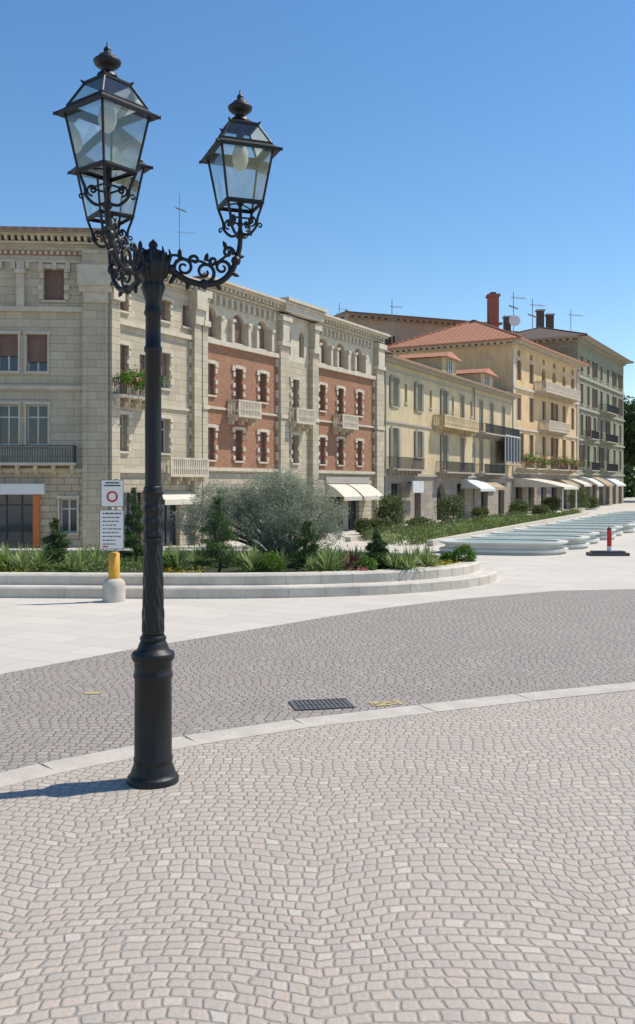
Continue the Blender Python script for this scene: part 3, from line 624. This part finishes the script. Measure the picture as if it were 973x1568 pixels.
# ------------------------------------------------------------------ ground
def sheet(name,xs,ylo,yhi,z,m,rows=1):
    mb=MB()
    R=[[(x,ylo(x)+(yhi(x)-ylo(x))*j/rows,z) for x in xs] for j in range(rows+1)]
    mb.grid(R,m,False,False); return mb.make(name)
KX=[-30,-8,-6,-4.5,-3.2,-1.82,-1.185,-.39,.548,1.62,2.66,4.5,8,14,40]; KY=[-40,-5,-1.2,1.7,3.85,5.40,5.97,6.52,6.97,7.456,7.887,8.6,9.7,11,14]
RX=[-30,-8,-5,-2.84,-1.926,-.668,.113,1.026,2.06,3.79,5.13,10,40]; RY=[-14,2.6,5.8,8.43,9.70,11.15,12.08,13.05,13.94,15.05,15.3,15.7,17]
def smooth(X,Y):
    xs=np.linspace(X[0],X[-1],1400); ys=np.interp(xs,X,Y); k=np.ones(9)/9; y2=np.convolve(np.pad(ys,4,'edge'),k,'valid')
    return lambda x:float(np.interp(x,xs,y2))
ky=smooth(KX,KY); ry=smooth(RX,RY)
mb=MB(); mb.poly([(-600,-200,0),(700,-200,0),(700,1200,0),(-600,1200,0)],'paving'); mb.make('ground')
xs=np.linspace(-28,40,500)
sheet('road',xs,lambda x:ky(x)-.1,ry,.004,'road')
sheet('pavement',xs,lambda x:min(-14,ky(x)-6),lambda x:ky(x)-.13,.012,'cobble')
mb=MB(); pts=[Vector((x,ky(x),0)) for x in np.linspace(-7,30,1500)]; W=.125
i=0
while i<len(pts)-2:
    ln=random.uniform(.75,1.05); j=i; d=0
    while j<len(pts)-1 and d<ln: d+=(pts[j+1]-pts[j]).length; j+=1
    a,b=pts[i],pts[j]; t=(b-a).normalized(); n=Vector((-t.y,t.x,0)); a2=a+t*.004; b2=b-t*.004; h=.015+random.uniform(0,.003)
    r=[[tuple(p+n*s*W+Vector((0,0,zz))) for p,s in ((a2,-1),(b2,-1),(b2,1),(a2,1))] for zz in (0,h)]
    mb.grid(r,'kerbgrey',True,False); mb.poly(r[1],'kerbgrey'); i=j
mb.make('kerb')
dr=empty('drain_grate',(.03,7.25,0)); mb=MB(); ang=math.radians(12)
mb.box(-.23,.23,-.15,.15,.005,.009,'ink')
for k in range(13): mb.box(-.215+k*.034,-.215+k*.034+.018,-.14,.14,.009,.014,'drain')
for a in (-.23,.215): mb.box(a,a+.015,-.15,.15,.009,.015,'drain')
for a in (-.15,.137,-.007): mb.box(-.214,.214,a,a+.013,.0092,.0155,'drain')
mb.make('grate',dr,Matrix.Translation((.03,7.25,0))@Matrix.Rotation(ang,4,'Z'))
for (x,y,w,h,a) in ((.53,7.30,.24,.07,15),(-1.83,7.66,.13,.035,5)):
    mb=MB()
    for k in range(int(w*420)):
        px,py=random.uniform(-w/2,w/2),random.uniform(-h,h); s=random.uniform(.005,.015)
        mb.poly([(px-s,py-s,.0085+k*1e-5),(px+s,py-s*.8,.0085+k*1e-5),(px+s*.8,py+s,.0085+k*1e-5),(px-s,py+s*.7,.0085+k*1e-5)],'yelpale')
    mb.make('yellow_road_marking',None,Matrix.Translation((x,y,0))@Matrix.Rotation(math.radians(a),4,'Z'))

# ------------------------------------------------------------------ planter bed
path=[(-17,14.9,0),(-10,14.3,0),(-4.78,14.15,0),(-2.78,14.05,0),(-.85,14.1,0),(.63,14.4,0),(1.7,14.9,0),(2.55,15.6,0),(3.1,16.5,0),(3.25,17.4,0),(3.0,18.4,0),(2.2,19.3,0),(.8,20,0),(-1,20.3,0),(-5,20.5,0),(-10,20.6,0),(-17,20.9,0)]
P=cr(path,8); prof=[(0,0),(0,.14),(.02,.165),(.30,.165),(.30,.30),(.325,.33),(.60,.33),(.62,.31),(.62,.18)]
nr=[]
for i,p in enumerate(P):
    t=(P[min(i+1,len(P)-1)]-P[max(i-1,0)]).normalized(); nr.append(Vector((-t.y,t.x,0)))
mb=MB(); mb.grid([[p+nr[i]*o+Vector((0,0,z)) for i,p in enumerate(P)] for o,z in prof],'kerb',False,False)
pl=empty('planter_bed',(0,17,0)); mb.make('stone_rim',pl)
mb=MB()
for i in range(4,len(P)-2,3):
    p=P[i]; n=nr[i]; t=Vector((n.y,-n.x,0))*.004
    for (o0,z0),(o1,z1) in (((-.002,0),(-.002,.15)),((.298,.165),(.298,.31)),((.325,.332),(.6,.332))):
        mb.poly([p+n*o0-t+Vector((0,0,z0)),p+n*o0+t+Vector((0,0,z0)),p+n*o1+t+Vector((0,0,z1)),p+n*o1-t+Vector((0,0,z1))],'greytrim')
mb.make('rim_joints',pl)
inner=[p+nr[i]*.61 for i,p in enumerate(P)]
mb=MB(); n=len(inner)
for i in range(n//2-1): mb.poly([inner[i]+Vector((0,0,.25)),inner[i+1]+Vector((0,0,.25)),inner[n-2-i]+Vector((0,0,.25)),inner[n-1-i]+Vector((0,0,.25))],'soil')
mb.make('soil',pl)
def gx(px,y): return (px-486.5)/FOC*y
pts=[]
for k in range(330):
    x=random.uniform(-9,2.2); y=random.uniform(15.0,19.4)
    if x>.3 and y<15.0+(x-.3)*.75: continue
    if x>1.2 and y>18.4: continue
    pts.append(((x,y,.29),(random.uniform(.12,.3),random.uniform(.12,.3),random.uniform(.06,.2))))
leaf_mesh('low_plants',cloud(pts,30000,1600,.3),.026,.4,'f_ground',pl,.5)
def rosettes(lst,m,nm='yucca_plant'):
    for (px,y,n,ln,w) in lst:
        mb=MB(); rosette(mb,(gx(px,y),y,.27),n,ln,w,m); mb.make(nm)
rosettes([(35,15.2,110,.52,.014),(272,15.25,110,.52,.014),(256,16,80,.48,.013),(388,15.2,110,.52,.014),(374,15.7,80,.46,.013),(432,15.8,70,.40,.013),(500,15.2,130,.5,.015),(478,15.1,60,.33,.012),(518,15.6,80,.44,.013),(605,15.4,90,.40,.014),(625,15.3,100,.46,.014),(655,15.9,100,.48,.014),(640,16.6,80,.46,.013),(10,16.3,80,.5,.013),(60,15.6,80,.46,.013),(125,15.5,100,.48,.014),(150,16.2,80,.44,.013),(110,15.2,80,.38,.013),(350,16.5,60,.4,.012),(-40,15.6,80,.4,.012),(300,16.2,80,.44,.013),(15,15.1,60,.36,.012),(585,16.2,70,.44,.012),(72,16.8,70,.5,.013),(545,16.4,70,.42,.012)],'f_yucca')
rosettes([(540,15.3,70,.40,.016),(100,15.6,50,.25,.012)],'f_red','burgundy_cordyline')
for (px,y,r) in ((711,16.9,.22),(415,15.15,.22),(562,15.2,.17),(256,15.3,.19),(3,15.2,.17),(685,17.2,.13),(235,15.2,.13)):
    c=(gx(px,y),y,.25+r*.75); leaf_mesh('box_ball_shrub',cloud([(c,(r,r,r*.92))],4200,400,.1,.86),.014,.6,'f_box')
for (px,y,m,nm) in ((268,14.95,'f_yel','yellow_flowers'),(298,15.0,'f_yel','yellow_flowers'),(686,16.3,'f_yel','yellow_flowers'),(670,15.9,'f_yel','yellow_flowers'),(20,14.98,'f_yel','yellow_flowers'),(548,15.0,'f_pink','pink_flowers')):
    c=(gx(px,y),y,.33); leaf_mesh(nm,cloud([(c,(.2,.12,.06))],110,40,.3),.014,.9,m)
def pine(px,y,h,w,seed):
    random.seed(seed); x=gx(px,y); e=empty('topiary_pine',(x,y,.25)); mb=MB()
    tr=[(x+.05*math.sin(k*1.3),y+.03*math.cos(k*1.7),.22+(h-.3)*k/7) for k in range(8)]
    mb.tube(cr(tr,3),.028,'bark'); bl=[]
    n=9
    for k in range(n):
        f=k/(n-1); z=.25+.16*(h-.25)+(h-.3)*.80*f; rr=w*(1.02-.72*f); a=k*2.4
        off=rr*.62 if k<n-1 else 0; cx,cy=x+math.cos(a)*off,y+math.sin(a)*off
        mb.tube([(x,y,z-.06),(cx,cy,z)],.012,'bark'); bl.append(((cx,cy,z),(rr*.62,rr*.62,.062+.02*(1-f))))
        bl.append(((x-math.cos(a)*off*.9,y-math.sin(a)*off*.9,z-.04),(rr*.55,rr*.55,.055)))
    mb.make('trunk',e); leaf_mesh('needles',cloud(bl,10000,500,.24,.7),.022,.22,'f_pine',e,.6)
pine(334,15.4,1.54,.38,1); pine(205,17.0,1.68,.28,2); pine(471,15.6,1.12,.32,3); pine(578,15.6,1.0,.24,4); pine(86,16.4,1.15,.30,5); pine(-30,17,1.3,.3,6)
random.seed(11)
ol=empty('olive_tree',(-.8,18.9,.25)); mb=MB(); ox,oy=gx(434,18.9),18.9
blobs=[]
for k,(dx,dy,zt,r) in enumerate([(0,0,1.58,.5),(.42,.1,1.45,.48),(-.42,0,1.5,.48),(.78,0,1.12,.42),(-.72,.1,1.2,.45),(0,-.4,1.1,.55),(.45,-.35,.88,.45),(-.45,-.4,.85,.48),(.1,.3,1.2,.5),(0,-.5,.75,.42),(-1.35,0,1.38,.42),(-1.78,0,1.02,.38),(-1.1,-.15,.95,.45),(-1.5,-.25,.78,.4),(-1.0,.1,1.35,.40),(.85,-.2,.78,.34)]):
    c=Vector((ox+dx,oy+dy,zt)); blobs.append((tuple(c),(r*1.05,r,r*.85)))
    mid=Vector((ox+dx*.4,oy+dy*.4,.25+(zt-.25)*.45)); mb.tube(cr([(ox+dx*.12,oy+dy*.12,.2),tuple(mid),tuple(c)],4),[.055-.005*i for i in range(9)],'bark')
mb.lathe([(.2,.2),(.15,.3),(.13,.45),(.1,.6)],'bark',(ox,oy),12,lambda a,z:1+.15*math.cos(5*a+z*6)); mb.make('trunk',ol)
leaf_mesh('leaves',cloud(blobs,80000,1100,.15,.74),.024,.22,'f_olive',ol)
sh=[]
for b_ in blobs:
    for j in range(34):
        d=Vector((random.gauss(0,1),random.gauss(0,.7),random.uniform(-.4,1.2))).normalized(); c=Vector(b_[0])
        for t in np.linspace(.75,1.28,13): sh.append(tuple(c+Vector((d.x*b_[1][0],d.y*b_[1][1],d.z*b_[1][2]))*t+Vector((random.gauss(0,.015),random.gauss(0,.015),random.gauss(0,.015)))))
leaf_mesh('shoots',sh,.024,.22,'f_olive',ol,.6)
def shrub(x,y,w,h,nm='shrub',m='f_shrub',n=3500):
    leaf_mesh(nm,cloud([((x,y,h*.4),(w/2,w/2,h*.42)),((x+.1*w,y,h*.68),(w*.42,w*.42,h*.33)),((x-.12*w,y-.1,h*.6),(w*.4,w*.4,h*.36))],n,180,.17,.8),.045,.45,m)
for x,y,w,h in ((gx(598,34),34,1.0,1.35),(gx(691,40),40,1.2,1.3),(gx(556,32),32,.5,.55),(gx(580,33),33,.9,.5),(gx(795,50),50,1.1,.9),(gx(845,56),56,1.2,1.0),(gx(886,62),62,1.4,1.5),(gx(735,46),46,.8,.6),(gx(828,52),52,1,.6),(gx(905,64),64,1.2,.9),(gx(640,37),37,.8,.4)): shrub(x,y,w,h)
def hedge(p0,p1,w,h,nm='hedge',m='f_hedge'):
    bl=[]; n=int((Vector(p1)-Vector(p0)).length/.4)
    for k in range(n+1):
        t=k/n; bl.append(((p0[0]+(p1[0]-p0[0])*t+random.uniform(-.1,.1),p0[1]+(p1[1]-p0[1])*t,h*.45),(w*.5*random.uniform(.8,1.15),.35,h*.5*random.uniform(.85,1.2))))
    leaf_mesh(nm,cloud(bl,n*280,n*20,.22,.75),.035,.5,m)
hedge((2.6,26.5),(14.6,53),.55,.32); hedge((1.5,28.5),(10.4,48),.5,.36,m='f_shrub')
def strip(p0,p1,w,h,nm,m='kerb'):
    mb=MB(); d=Vector((p1[0]-p0[0],p1[1]-p0[1],0)); n=Vector((d.y,-d.x,0)).normalized()*w/2; a=Vector((*p0,0));b_=Vector((*p1,0))
    r=[[a-n+Vector((0,0,z)),b_-n+Vector((0,0,z)),b_+n+Vector((0,0,z)),a+n+Vector((0,0,z))] for z in (0,h)]
    mb.grid(r,m,True,False); mb.poly(r[1],m); mb.make(nm)
strip((3.1,26.0),(15.2,53),.18,.16,'low_wall'); strip((.9,28),(9.8,48.6),.18,.14,'low_wall')
strip((-6.5,21.6),(-.8,23.1),.3,.22,'low_wall')
for k in range(9):
    t=k/9; x,y=1.1+8.6*t,27.2+19.5*t; x+=.95; leaf_mesh('flower_clump',cloud([((x+random.uniform(-.3,.3),y,.14),(.45,.5,.16))],700,50,.3),.04,.45,'f_ground' if k%3 else 'f_yucca')
# ------------------------------------------------------------------ fountain
fo=empty('cascade_fountain',(5,25,0)); mb=MB(); ax=Vector((.44,.9,0)).normalized(); pr=Vector((.96,-.28,0))
for k in range(13):
    c=Vector((4.66,23.6,0))+ax*(k*2.3); hl=1.5; hd=.98; zt=.30
    if k%2: c=c+pr*.12
    def ring(s,z,o=0):
        out=[]
        for i in range(32):
            a=2*math.pi*i/32; ca,sa=math.cos(a),math.sin(a); ex=hl*(abs(ca)**.6)*(1 if ca>=0 else -1); ey=hd*(abs(sa)**.75)*(1 if sa>=0 else -1)
            out.append(c+pr*(ex*s)+ax*(ey*s)+Vector((0,0,z)))
        return out
    mb.grid([ring(.97,0),ring(.97,.05),ring(1.02,.06),ring(1.02,.12),ring(.93,.13),ring(.93,zt-.09),ring(1.0,zt-.05),ring(1.02,zt-.04),ring(1.02,zt),ring(.88,zt),ring(.88,zt-.05)],'fount',True,False)
    mb.poly(ring(.885,zt-.035),'water')
a0=Vector((4.66,23.9,0)); b0_=a0+ax*28
r=[[a0-pr*.9+Vector((0,0,z)),b0_-pr*.9+Vector((0,0,z)),b0_+pr*.9+Vector((0,0,z)),a0+pr*.9+Vector((0,0,z))] for z in (0,.17)]
mb.grid(r,'fount',True,False); mb.poly(r[1],'water')
mb.make('basins',fo)
pj=[]; jc=Vector((4.6,23.6,0))+ax*33
for k in range(1200):
    t=random.random()**1.3; pj.append((jc.x+random.gauss(0,.04+.28*(1-t)),jc.y+random.gauss(0,.1),.2+1.2*t))
leaf_mesh('water_jet',pj,.035,.7,'white',fo)
# ------------------------------------------------------------------ far trees
def bigtree(x,y,h,r,nm='deciduous_tree'):
    e=empty(nm,(x,y,0)); mb=MB(); mb.tube([(x,y,0),(x+.1,y,h*.3),(x,y,h*.6)],[.3,.22,.12],'bark',8); bl=[]
    for k in range(7):
        a=k*2.4; c=(x+math.cos(a)*r*.5,y+math.sin(a)*r*.5,h*(.45+.06*k)); bl.append((c,(r*.55,r*.55,h*.2))); mb.tube([(x,y,h*.3),c],[.12,.04],'bark',5)
    mb.make('trunk',e); leaf_mesh('crown',cloud(bl,7000,200,.2,.75),.2,.6,'f_tree',e)
for x,y,h,r in ((32.4,92,10.5,3),(36,98,11,3.5),(39.5,94,9.5,3.2),(44,90,10,3.5),(33,104,11.5,3)): bigtree(x,y,h,r)
bl=[((x,128+8*math.sin(x*.3),3.5),(5,4,random.uniform(4,7))) for x in range(-60,160,6)]
leaf_mesh('distant_trees',cloud(bl,30000,1500,.2,.7),.5,.6,'f_tree')
# ------------------------------------------------------------------ barrier post and signs
bp=empty('barrier_post',(7.0,22.4,0)); mb=MB(); x,y=7.0,22.6
mb.box(x-.5,x+.42,y-.22,y+.22,.005,.07,'ink'); mb.box(x-.42,x+.34,y-.15,y+.15,.07,.11,'ink')
for k,(z0,z1) in enumerate(((.11,.22),(.221,.42),(.421,.62))): mb.lathe([(.055,z0),(.055,z1)],('white','red','red')[k],(x,y),16)
mb.lathe([(.055,.621),(.05,.66),(.02,.68)],'ink',(x,y),16); mb.make('post',bp)
sg=empty('traffic_sign',(-3.0,13.75,0)); x,y=gx(175,13.72),13.72; mb=MB()
mb.lathe([(.165,0),(.165,.22),(.155,.28),(.12,.325),(.09,.335)],'kerb',(x,y),28); mb.lathe([(.082,.335),(.082,.70),(.04,.72)],'yellowp',(x,y),20)
mb.tube([(x+.03,y,.7),(x+.03,y,1.78)],.028,'galv',10); mb.make('post_and_base',sg)
mb=MB(); yf=y-.05
def plate(x0,x1,z0,z1):
    mb.box(x0,x1,yf-.006,yf,z0,z1,'white')
    for a,b_,c,d in ((x0,x1,z0,z0+.008),(x0,x1,z1-.008,z1),(x0,x0+.008,z0+.0085,z1-.0085),(x1-.008,x1,z0+.0085,z1-.0085)): mb.box(a,b_,yf-.009,yf-.0062,c,d,'ink')
plate(x-.18,x+.15,1.375,1.77); plate(x-.20,x+.155,.76,1.335)
n=28; cx,cz=x-.015,1.525
ri=[[(cx+r*math.cos(2*math.pi*k/n),yf-.0095,cz+r*math.sin(2*math.pi*k/n)) for k in range(n)] for r in (.055,.082)]
mb.grid(ri,'red',True,False)
for k,(w,zz) in enumerate(((.2,1.715),(.24,1.675),)): mb.box(cx-w/2,cx+w/2,yf-.0095,yf-.0064,zz,zz+.02,'ink')
for k in range(9):
    w=random.uniform(.16,.27); zz=1.27-k*.055; t=cx-.14
    while t<cx-.14+w: l=random.uniform(.02,.06); mb.box(t,min(t+l,cx+.13),yf-.0095,yf-.0064,zz,zz+(.014 if k else .02),'ink'); t+=l+.012
mb.box(cx-.14,cx-.06,yf-.0095,yf-.0064,.79,.81,'red'); mb.make('sign_plates',sg)
# ------------------------------------------------------------------ STREET LAMP
LX,LY=-.935,5.36
sl=empty('street_lamp',(LX,LY,0)); mb=MB(); c=(LX,LY)
mb.lathe([(.145,.012),(.145,.04),(.138,.052),(.128,.056),(.125,.075),(.112,.11),(.107,.125),(.111,.135),(.111,.15),(.106,.16),(.105,.40),(.104,.60),(.110,.605),(.112,.62),(.108,.635),(.105,.64),(.105,.69),(.112,.70),(.121,.715),(.123,.735),(.116,.75),(.095,.757),(.085,.78),(.078,.80),(.07,.815)],'iron',c,48)
def rel(a,z):
    e=max(0,math.sin(z*34)); return 1+.10*math.cos(6*a+z*0)*e+.07*math.cos(12*a+z*40)*(1-e)*.7
mb.lathe([(.07,.815),(.076,.825),(.07,.84),(.06,.85)]+[(.062-.012*(k/60),.85+.52*k/60) for k in range(61)],'iron',c,72,lambda a,z:rel(a,z) if .86<z<1.36 else 1)
mb.lathe([(.05,1.37),(.058,1.375),(.06,1.39),(.05,1.40)]+[(.051+.004*math.sin(k*.9),1.40+.24*k/24) for k in range(25)]+[(.06,1.645),(.061,1.66),(.052,1.67),(.056,1.68),(.048,1.69)],'iron',c,64,lambda a,z:1+.06*math.cos(8*a)*(1 if 1.41<z<1.63 else 0))
mb.lathe([(.046,1.69),(.045,2.1),(.044,2.45),(.05,2.455),(.052,2.47),(.048,2.485),(.043,2.49),(.043,2.66),(.05,2.665),(.052,2.68),(.046,2.69),(.044,2.74),(.056,2.79),(.066,2.82),(.058,2.84),(.055,2.86),(.075,2.88),(.085,2.91),(.09,2.95),(.085,2.985),(.07,3.0),(.075,3.012),(.06,3.025),(.03,3.035),(.02,3.045),(.028,3.06),(.022,3.075),(.006,3.09),(0,3.10)],'iron',c,40,lambda a,z:1+(.05*math.cos(16*a) if 1.72<z<2.44 or 2.5<z<2.65 else (.07*math.cos(8*a) if z>2.74 and z<3.02 else 0)))
for k in range(8):
    a=2*math.pi*k/8; r1,r2=.085,.1
    mb.tube([(LX+r1*math.cos(a),LY+r1*math.sin(a),2.96),(LX+r2*math.cos(a),LY+r2*math.sin(a),3.0),(LX+.09*math.cos(a),LY+.09*math.sin(a),3.04)],[.014,.01,.003],'iron',6)
mb.make('post',sl)
def spiral(cx,cz,r0,r1,a0,a1,n=22): return [(cx+(r0+(r1-r0)*k/n)*math.cos(a0+(a1-a0)*k/n),cz+(r0+(r1-r0)*k/n)*math.sin(a0+(a1-a0)*k/n)) for k in range(n+1)]
def arm(i,th,rot):
    R=.5; dx,dy=math.cos(th),math.sin(th); mb=MB()
    W=lambda pts,o=0:[(LX+dx*r-dy*o,LY+dy*r+dx*o,z) for r,z in pts]
    main=[(v.x,v.y) for v in cr([(.05,2.955,0),(.11,2.92,0),(.19,2.872,0),(.29,2.853,0),(.38,2.872,0),(.445,2.93,0),(.475,3.0,0),(.497,3.08,0),(.5,3.15,0)],6)]
    mb.tube(W(main),[.021-.007*k/len(main) for k in range(len(main))],'iron',8)
    for sp in (spiral(.175,2.945,.062,.012,math.radians(250),math.radians(-330)),spiral(.295,2.925,.062,.012,math.radians(270),math.radians(760)),spiral(.395,2.955,.05,.01,math.radians(300),math.radians(800)),spiral(.235,2.99,.03,.006,math.radians(200),math.radians(-200)),spiral(.43,3.045,.034,.006,math.radians(-20),math.radians(480)),spiral(.345,2.99,.025,.005,math.radians(260),math.radians(-100))):
        mb.tube(W(sp),[.012-.006*k/len(sp) for k in range(len(sp))],'iron',6)
    mb.tube(W([(v.x,v.y) for v in cr([(.07,3.0,0),(.13,3.012,0),(.2,2.985,0),(.27,2.985,0),(.33,2.965,0),(.4,3.01,0),(.455,3.06,0)],5)]),.008,'iron',6)
    for (r,z,a,b_) in ((.12,2.89,-.03,-.045),(.2,2.86,-.01,-.045),(.36,2.86,.03,-.035),(.45,2.93,.045,-.02),(.485,3.02,.04,.01),(.15,3.0,.0,.05),(.42,3.06,-.02,.05),(.3,2.99,.01,.045)):
        mb.tube(W([(r,z),(r+a*.6,z+b_*.7),(r+a,z+b_)]),[.014,.012,.003],'iron',6)
    for (r,z) in ((.1,2.93),(.29,2.855),(.475,3.0)):
        p=W([(r,z)])[0]; mb.lathe([(.0,p[2]-.03),(.022,p[2]-.02),(.03,p[2]),(.022,p[2]+.02),(0,p[2]+.03)],'iron',(p[0],p[1]),10)
    mb.make('arm_%d'%i,sl)
    cx,cy=LX+dx*R,LY+dy*R; fr=MB(); gs=MB()
    def cn(d,z): return [(cx+d*math.cos(rot+k*math.pi/2),cy+d*math.sin(rot+k*math.pi/2),z) for k in range(4)]
    def bars(a,b_,r):
        for p,q in zip(a,b_): fr.tube([p,q],r,'iron',6,False)
    def ringb(a,r):
        for k in range(4): fr.tube([a[k],a[(k+1)%4]],r,'iron',6,False)
    S=[cn(.148,3.325),cn(.216,3.625),cn(.255,3.618),cn(.205,3.655),cn(.115,3.775)]
    fr.lathe([(0,3.125),(.02,3.13),(.03,3.145),(.022,3.16),(.014,3.175),(.012,3.2),(.02,3.21),(.012,3.225),(.01,3.325)],'iron',(cx,cy),14)
    for k in range(4):
        a=rot+k*math.pi/2; Q=lambda r,z:(cx+r*math.cos(a),cy+r*math.sin(a),z)
        fr.tube(cr([Q(.015,3.155),Q(.06,3.15),Q(.105,3.19),Q(.115,3.24),Q(.135,3.29),Q(.148,3.325)],4),.0085,'iron',6)
        fr.tube([Q(r,z) for r,z in spiral(.075,3.225,.032,.006,math.radians(-90),math.radians(380),16)],.006,'iron',5)
        fr.tube([Q(r,z) for r,z in spiral(.13,3.19,.018,.004,math.radians(180),math.radians(-200),12)],.005,'iron',5)
    ringb(S[0],.011); ringb(S[1],.009); bars(S[0],S[1],.007); ringb(S[2],.009); ringb(S[3],.008); bars(S[3],S[4],.007); ringb(S[4],.009)
    ringb(cn(.085,3.235),.006)
    fr.grid([cn(.135,3.31),cn(.15,3.312),cn(.15,3.322),cn(.135,3.324)],'iron',True,False)
    fr.grid([cn(.218,3.612),cn(.262,3.604),cn(.264,3.613),cn(.205,3.655),cn(.2,3.645),cn(.218,3.612)],'iron',True,False)
    for k in range(4):
        p=S[2][k]; q=cn(.272,3.61)[k]; fr.tube([p,q,(q[0],q[1],q[2]+.012)],[.01,.009,.004],'iron',6)
        q=S[4][k]; q2=cn(.135,3.79)[k]; fr.tube([q,q2],[.01,.004],'iron',6)
    fr.grid([cn(.118,3.772),cn(.12,3.785),cn(.085,3.797),cn(.06,3.81),cn(.05,3.82)],'iron',True,False)
    fr.lathe([(.055,3.81),(.05,3.825),(.032,3.838),(.03,3.85),(.05,3.862),(.068,3.878),(.072,3.893),(.066,3.9),(.05,3.905),(.045,3.92),(.024,3.935),(.016,3.942),(.02,3.952),(.016,3.962),(.006,3.97),(.004,3.99),(0,4.0)],'iron',(cx,cy),24)
    for k in range(4):
        k2=(k+1)%4
        gs.poly([S[0][k],S[0][k2],S[1][k2],S[1][k]],'lglass'); gs.poly([S[3][k],S[3][k2],S[4][k2],S[4][k]],'lglass')
    fr.tube([(cx,cy,3.325),(cx,cy,3.36)],.02,'iron',10); bars(cn(.13,3.335)[:1],cn(.13,3.335)[2:3],.005); bars(cn(.13,3.337)[1:2],cn(.13,3.337)[3:4],.005)
    fr.make('lantern_frame_%d'%i,sl); gs.make('lantern_glass_%d'%i,sl)
    bu=MB(); bu.lathe([(.018,3.75),(.02,3.70),(.028,3.68),(.045,3.63),(.048,3.585),(.036,3.545),(.015,3.525),(0,3.52)],'bulb',(cx,cy),20); bu.lathe([(.022,3.77),(.022,3.70)],'iron',(cx,cy),12); bu.make('bulb_%d'%i,sl)
arm(1,math.radians(252),math.radians(6)); arm(2,math.radians(14),math.radians(66)); arm(3,math.radians(131),math.radians(80))

# ------------------------------------------------------------------ light, sky, camera
az=math.atan2(.95,.31); el=math.radians(56)
w=bpy.data.worlds.new('World'); sc.world=w; w.use_nodes=True; nt=w.node_tree
sky=nt.nodes.new('ShaderNodeTexSky'); sky.sky_type='NISHITA'; sky.sun_disc=False; sky.sun_elevation=el; sky.sun_rotation=az; sky.altitude=100; sky.air_density=1.1; sky.dust_density=.15; sky.ozone_density=3.0
hs=nt.nodes.new('ShaderNodeHueSaturation'); hs.inputs['Saturation'].default_value=1.2; hs.inputs['Value'].default_value=1.0
nt.links.new(sky.outputs[0],hs.inputs['Color'])
bgd=nt.nodes['Background']; bgd.inputs[1].default_value=.15; nt.links.new(hs.outputs[0],bgd.inputs[0])
sd=Vector((math.sin(az)*math.cos(el),math.cos(az)*math.cos(el),math.sin(el)))
ld=bpy.data.lights.new('sun','SUN'); ld.energy=5.0; ld.angle=math.radians(.5); ld.color=(1,.93,.82)
lo=bpy.data.objects.new('sun',ld); COL.objects.link(lo); lo.rotation_euler=sd.to_track_quat('Z','Y').to_euler(); lo.location=(10,0,30)
cd=bpy.data.cameras.new('camera'); cam=bpy.data.objects.new('camera',cd); COL.objects.link(cam); sc.camera=cam
cam.location=(0,0,EYE); cam.rotation_euler=(math.radians(90),0,0); cd.sensor_width=36; cd.lens=36*FOC/1568; cd.shift_y=-42/1568; cd.clip_start=.1; cd.clip_end=3000
sc.view_settings.view_transform='Standard'; sc.view_settings.look='None'; sc.view_settings.exposure=0; sc.view_settings.gamma=1
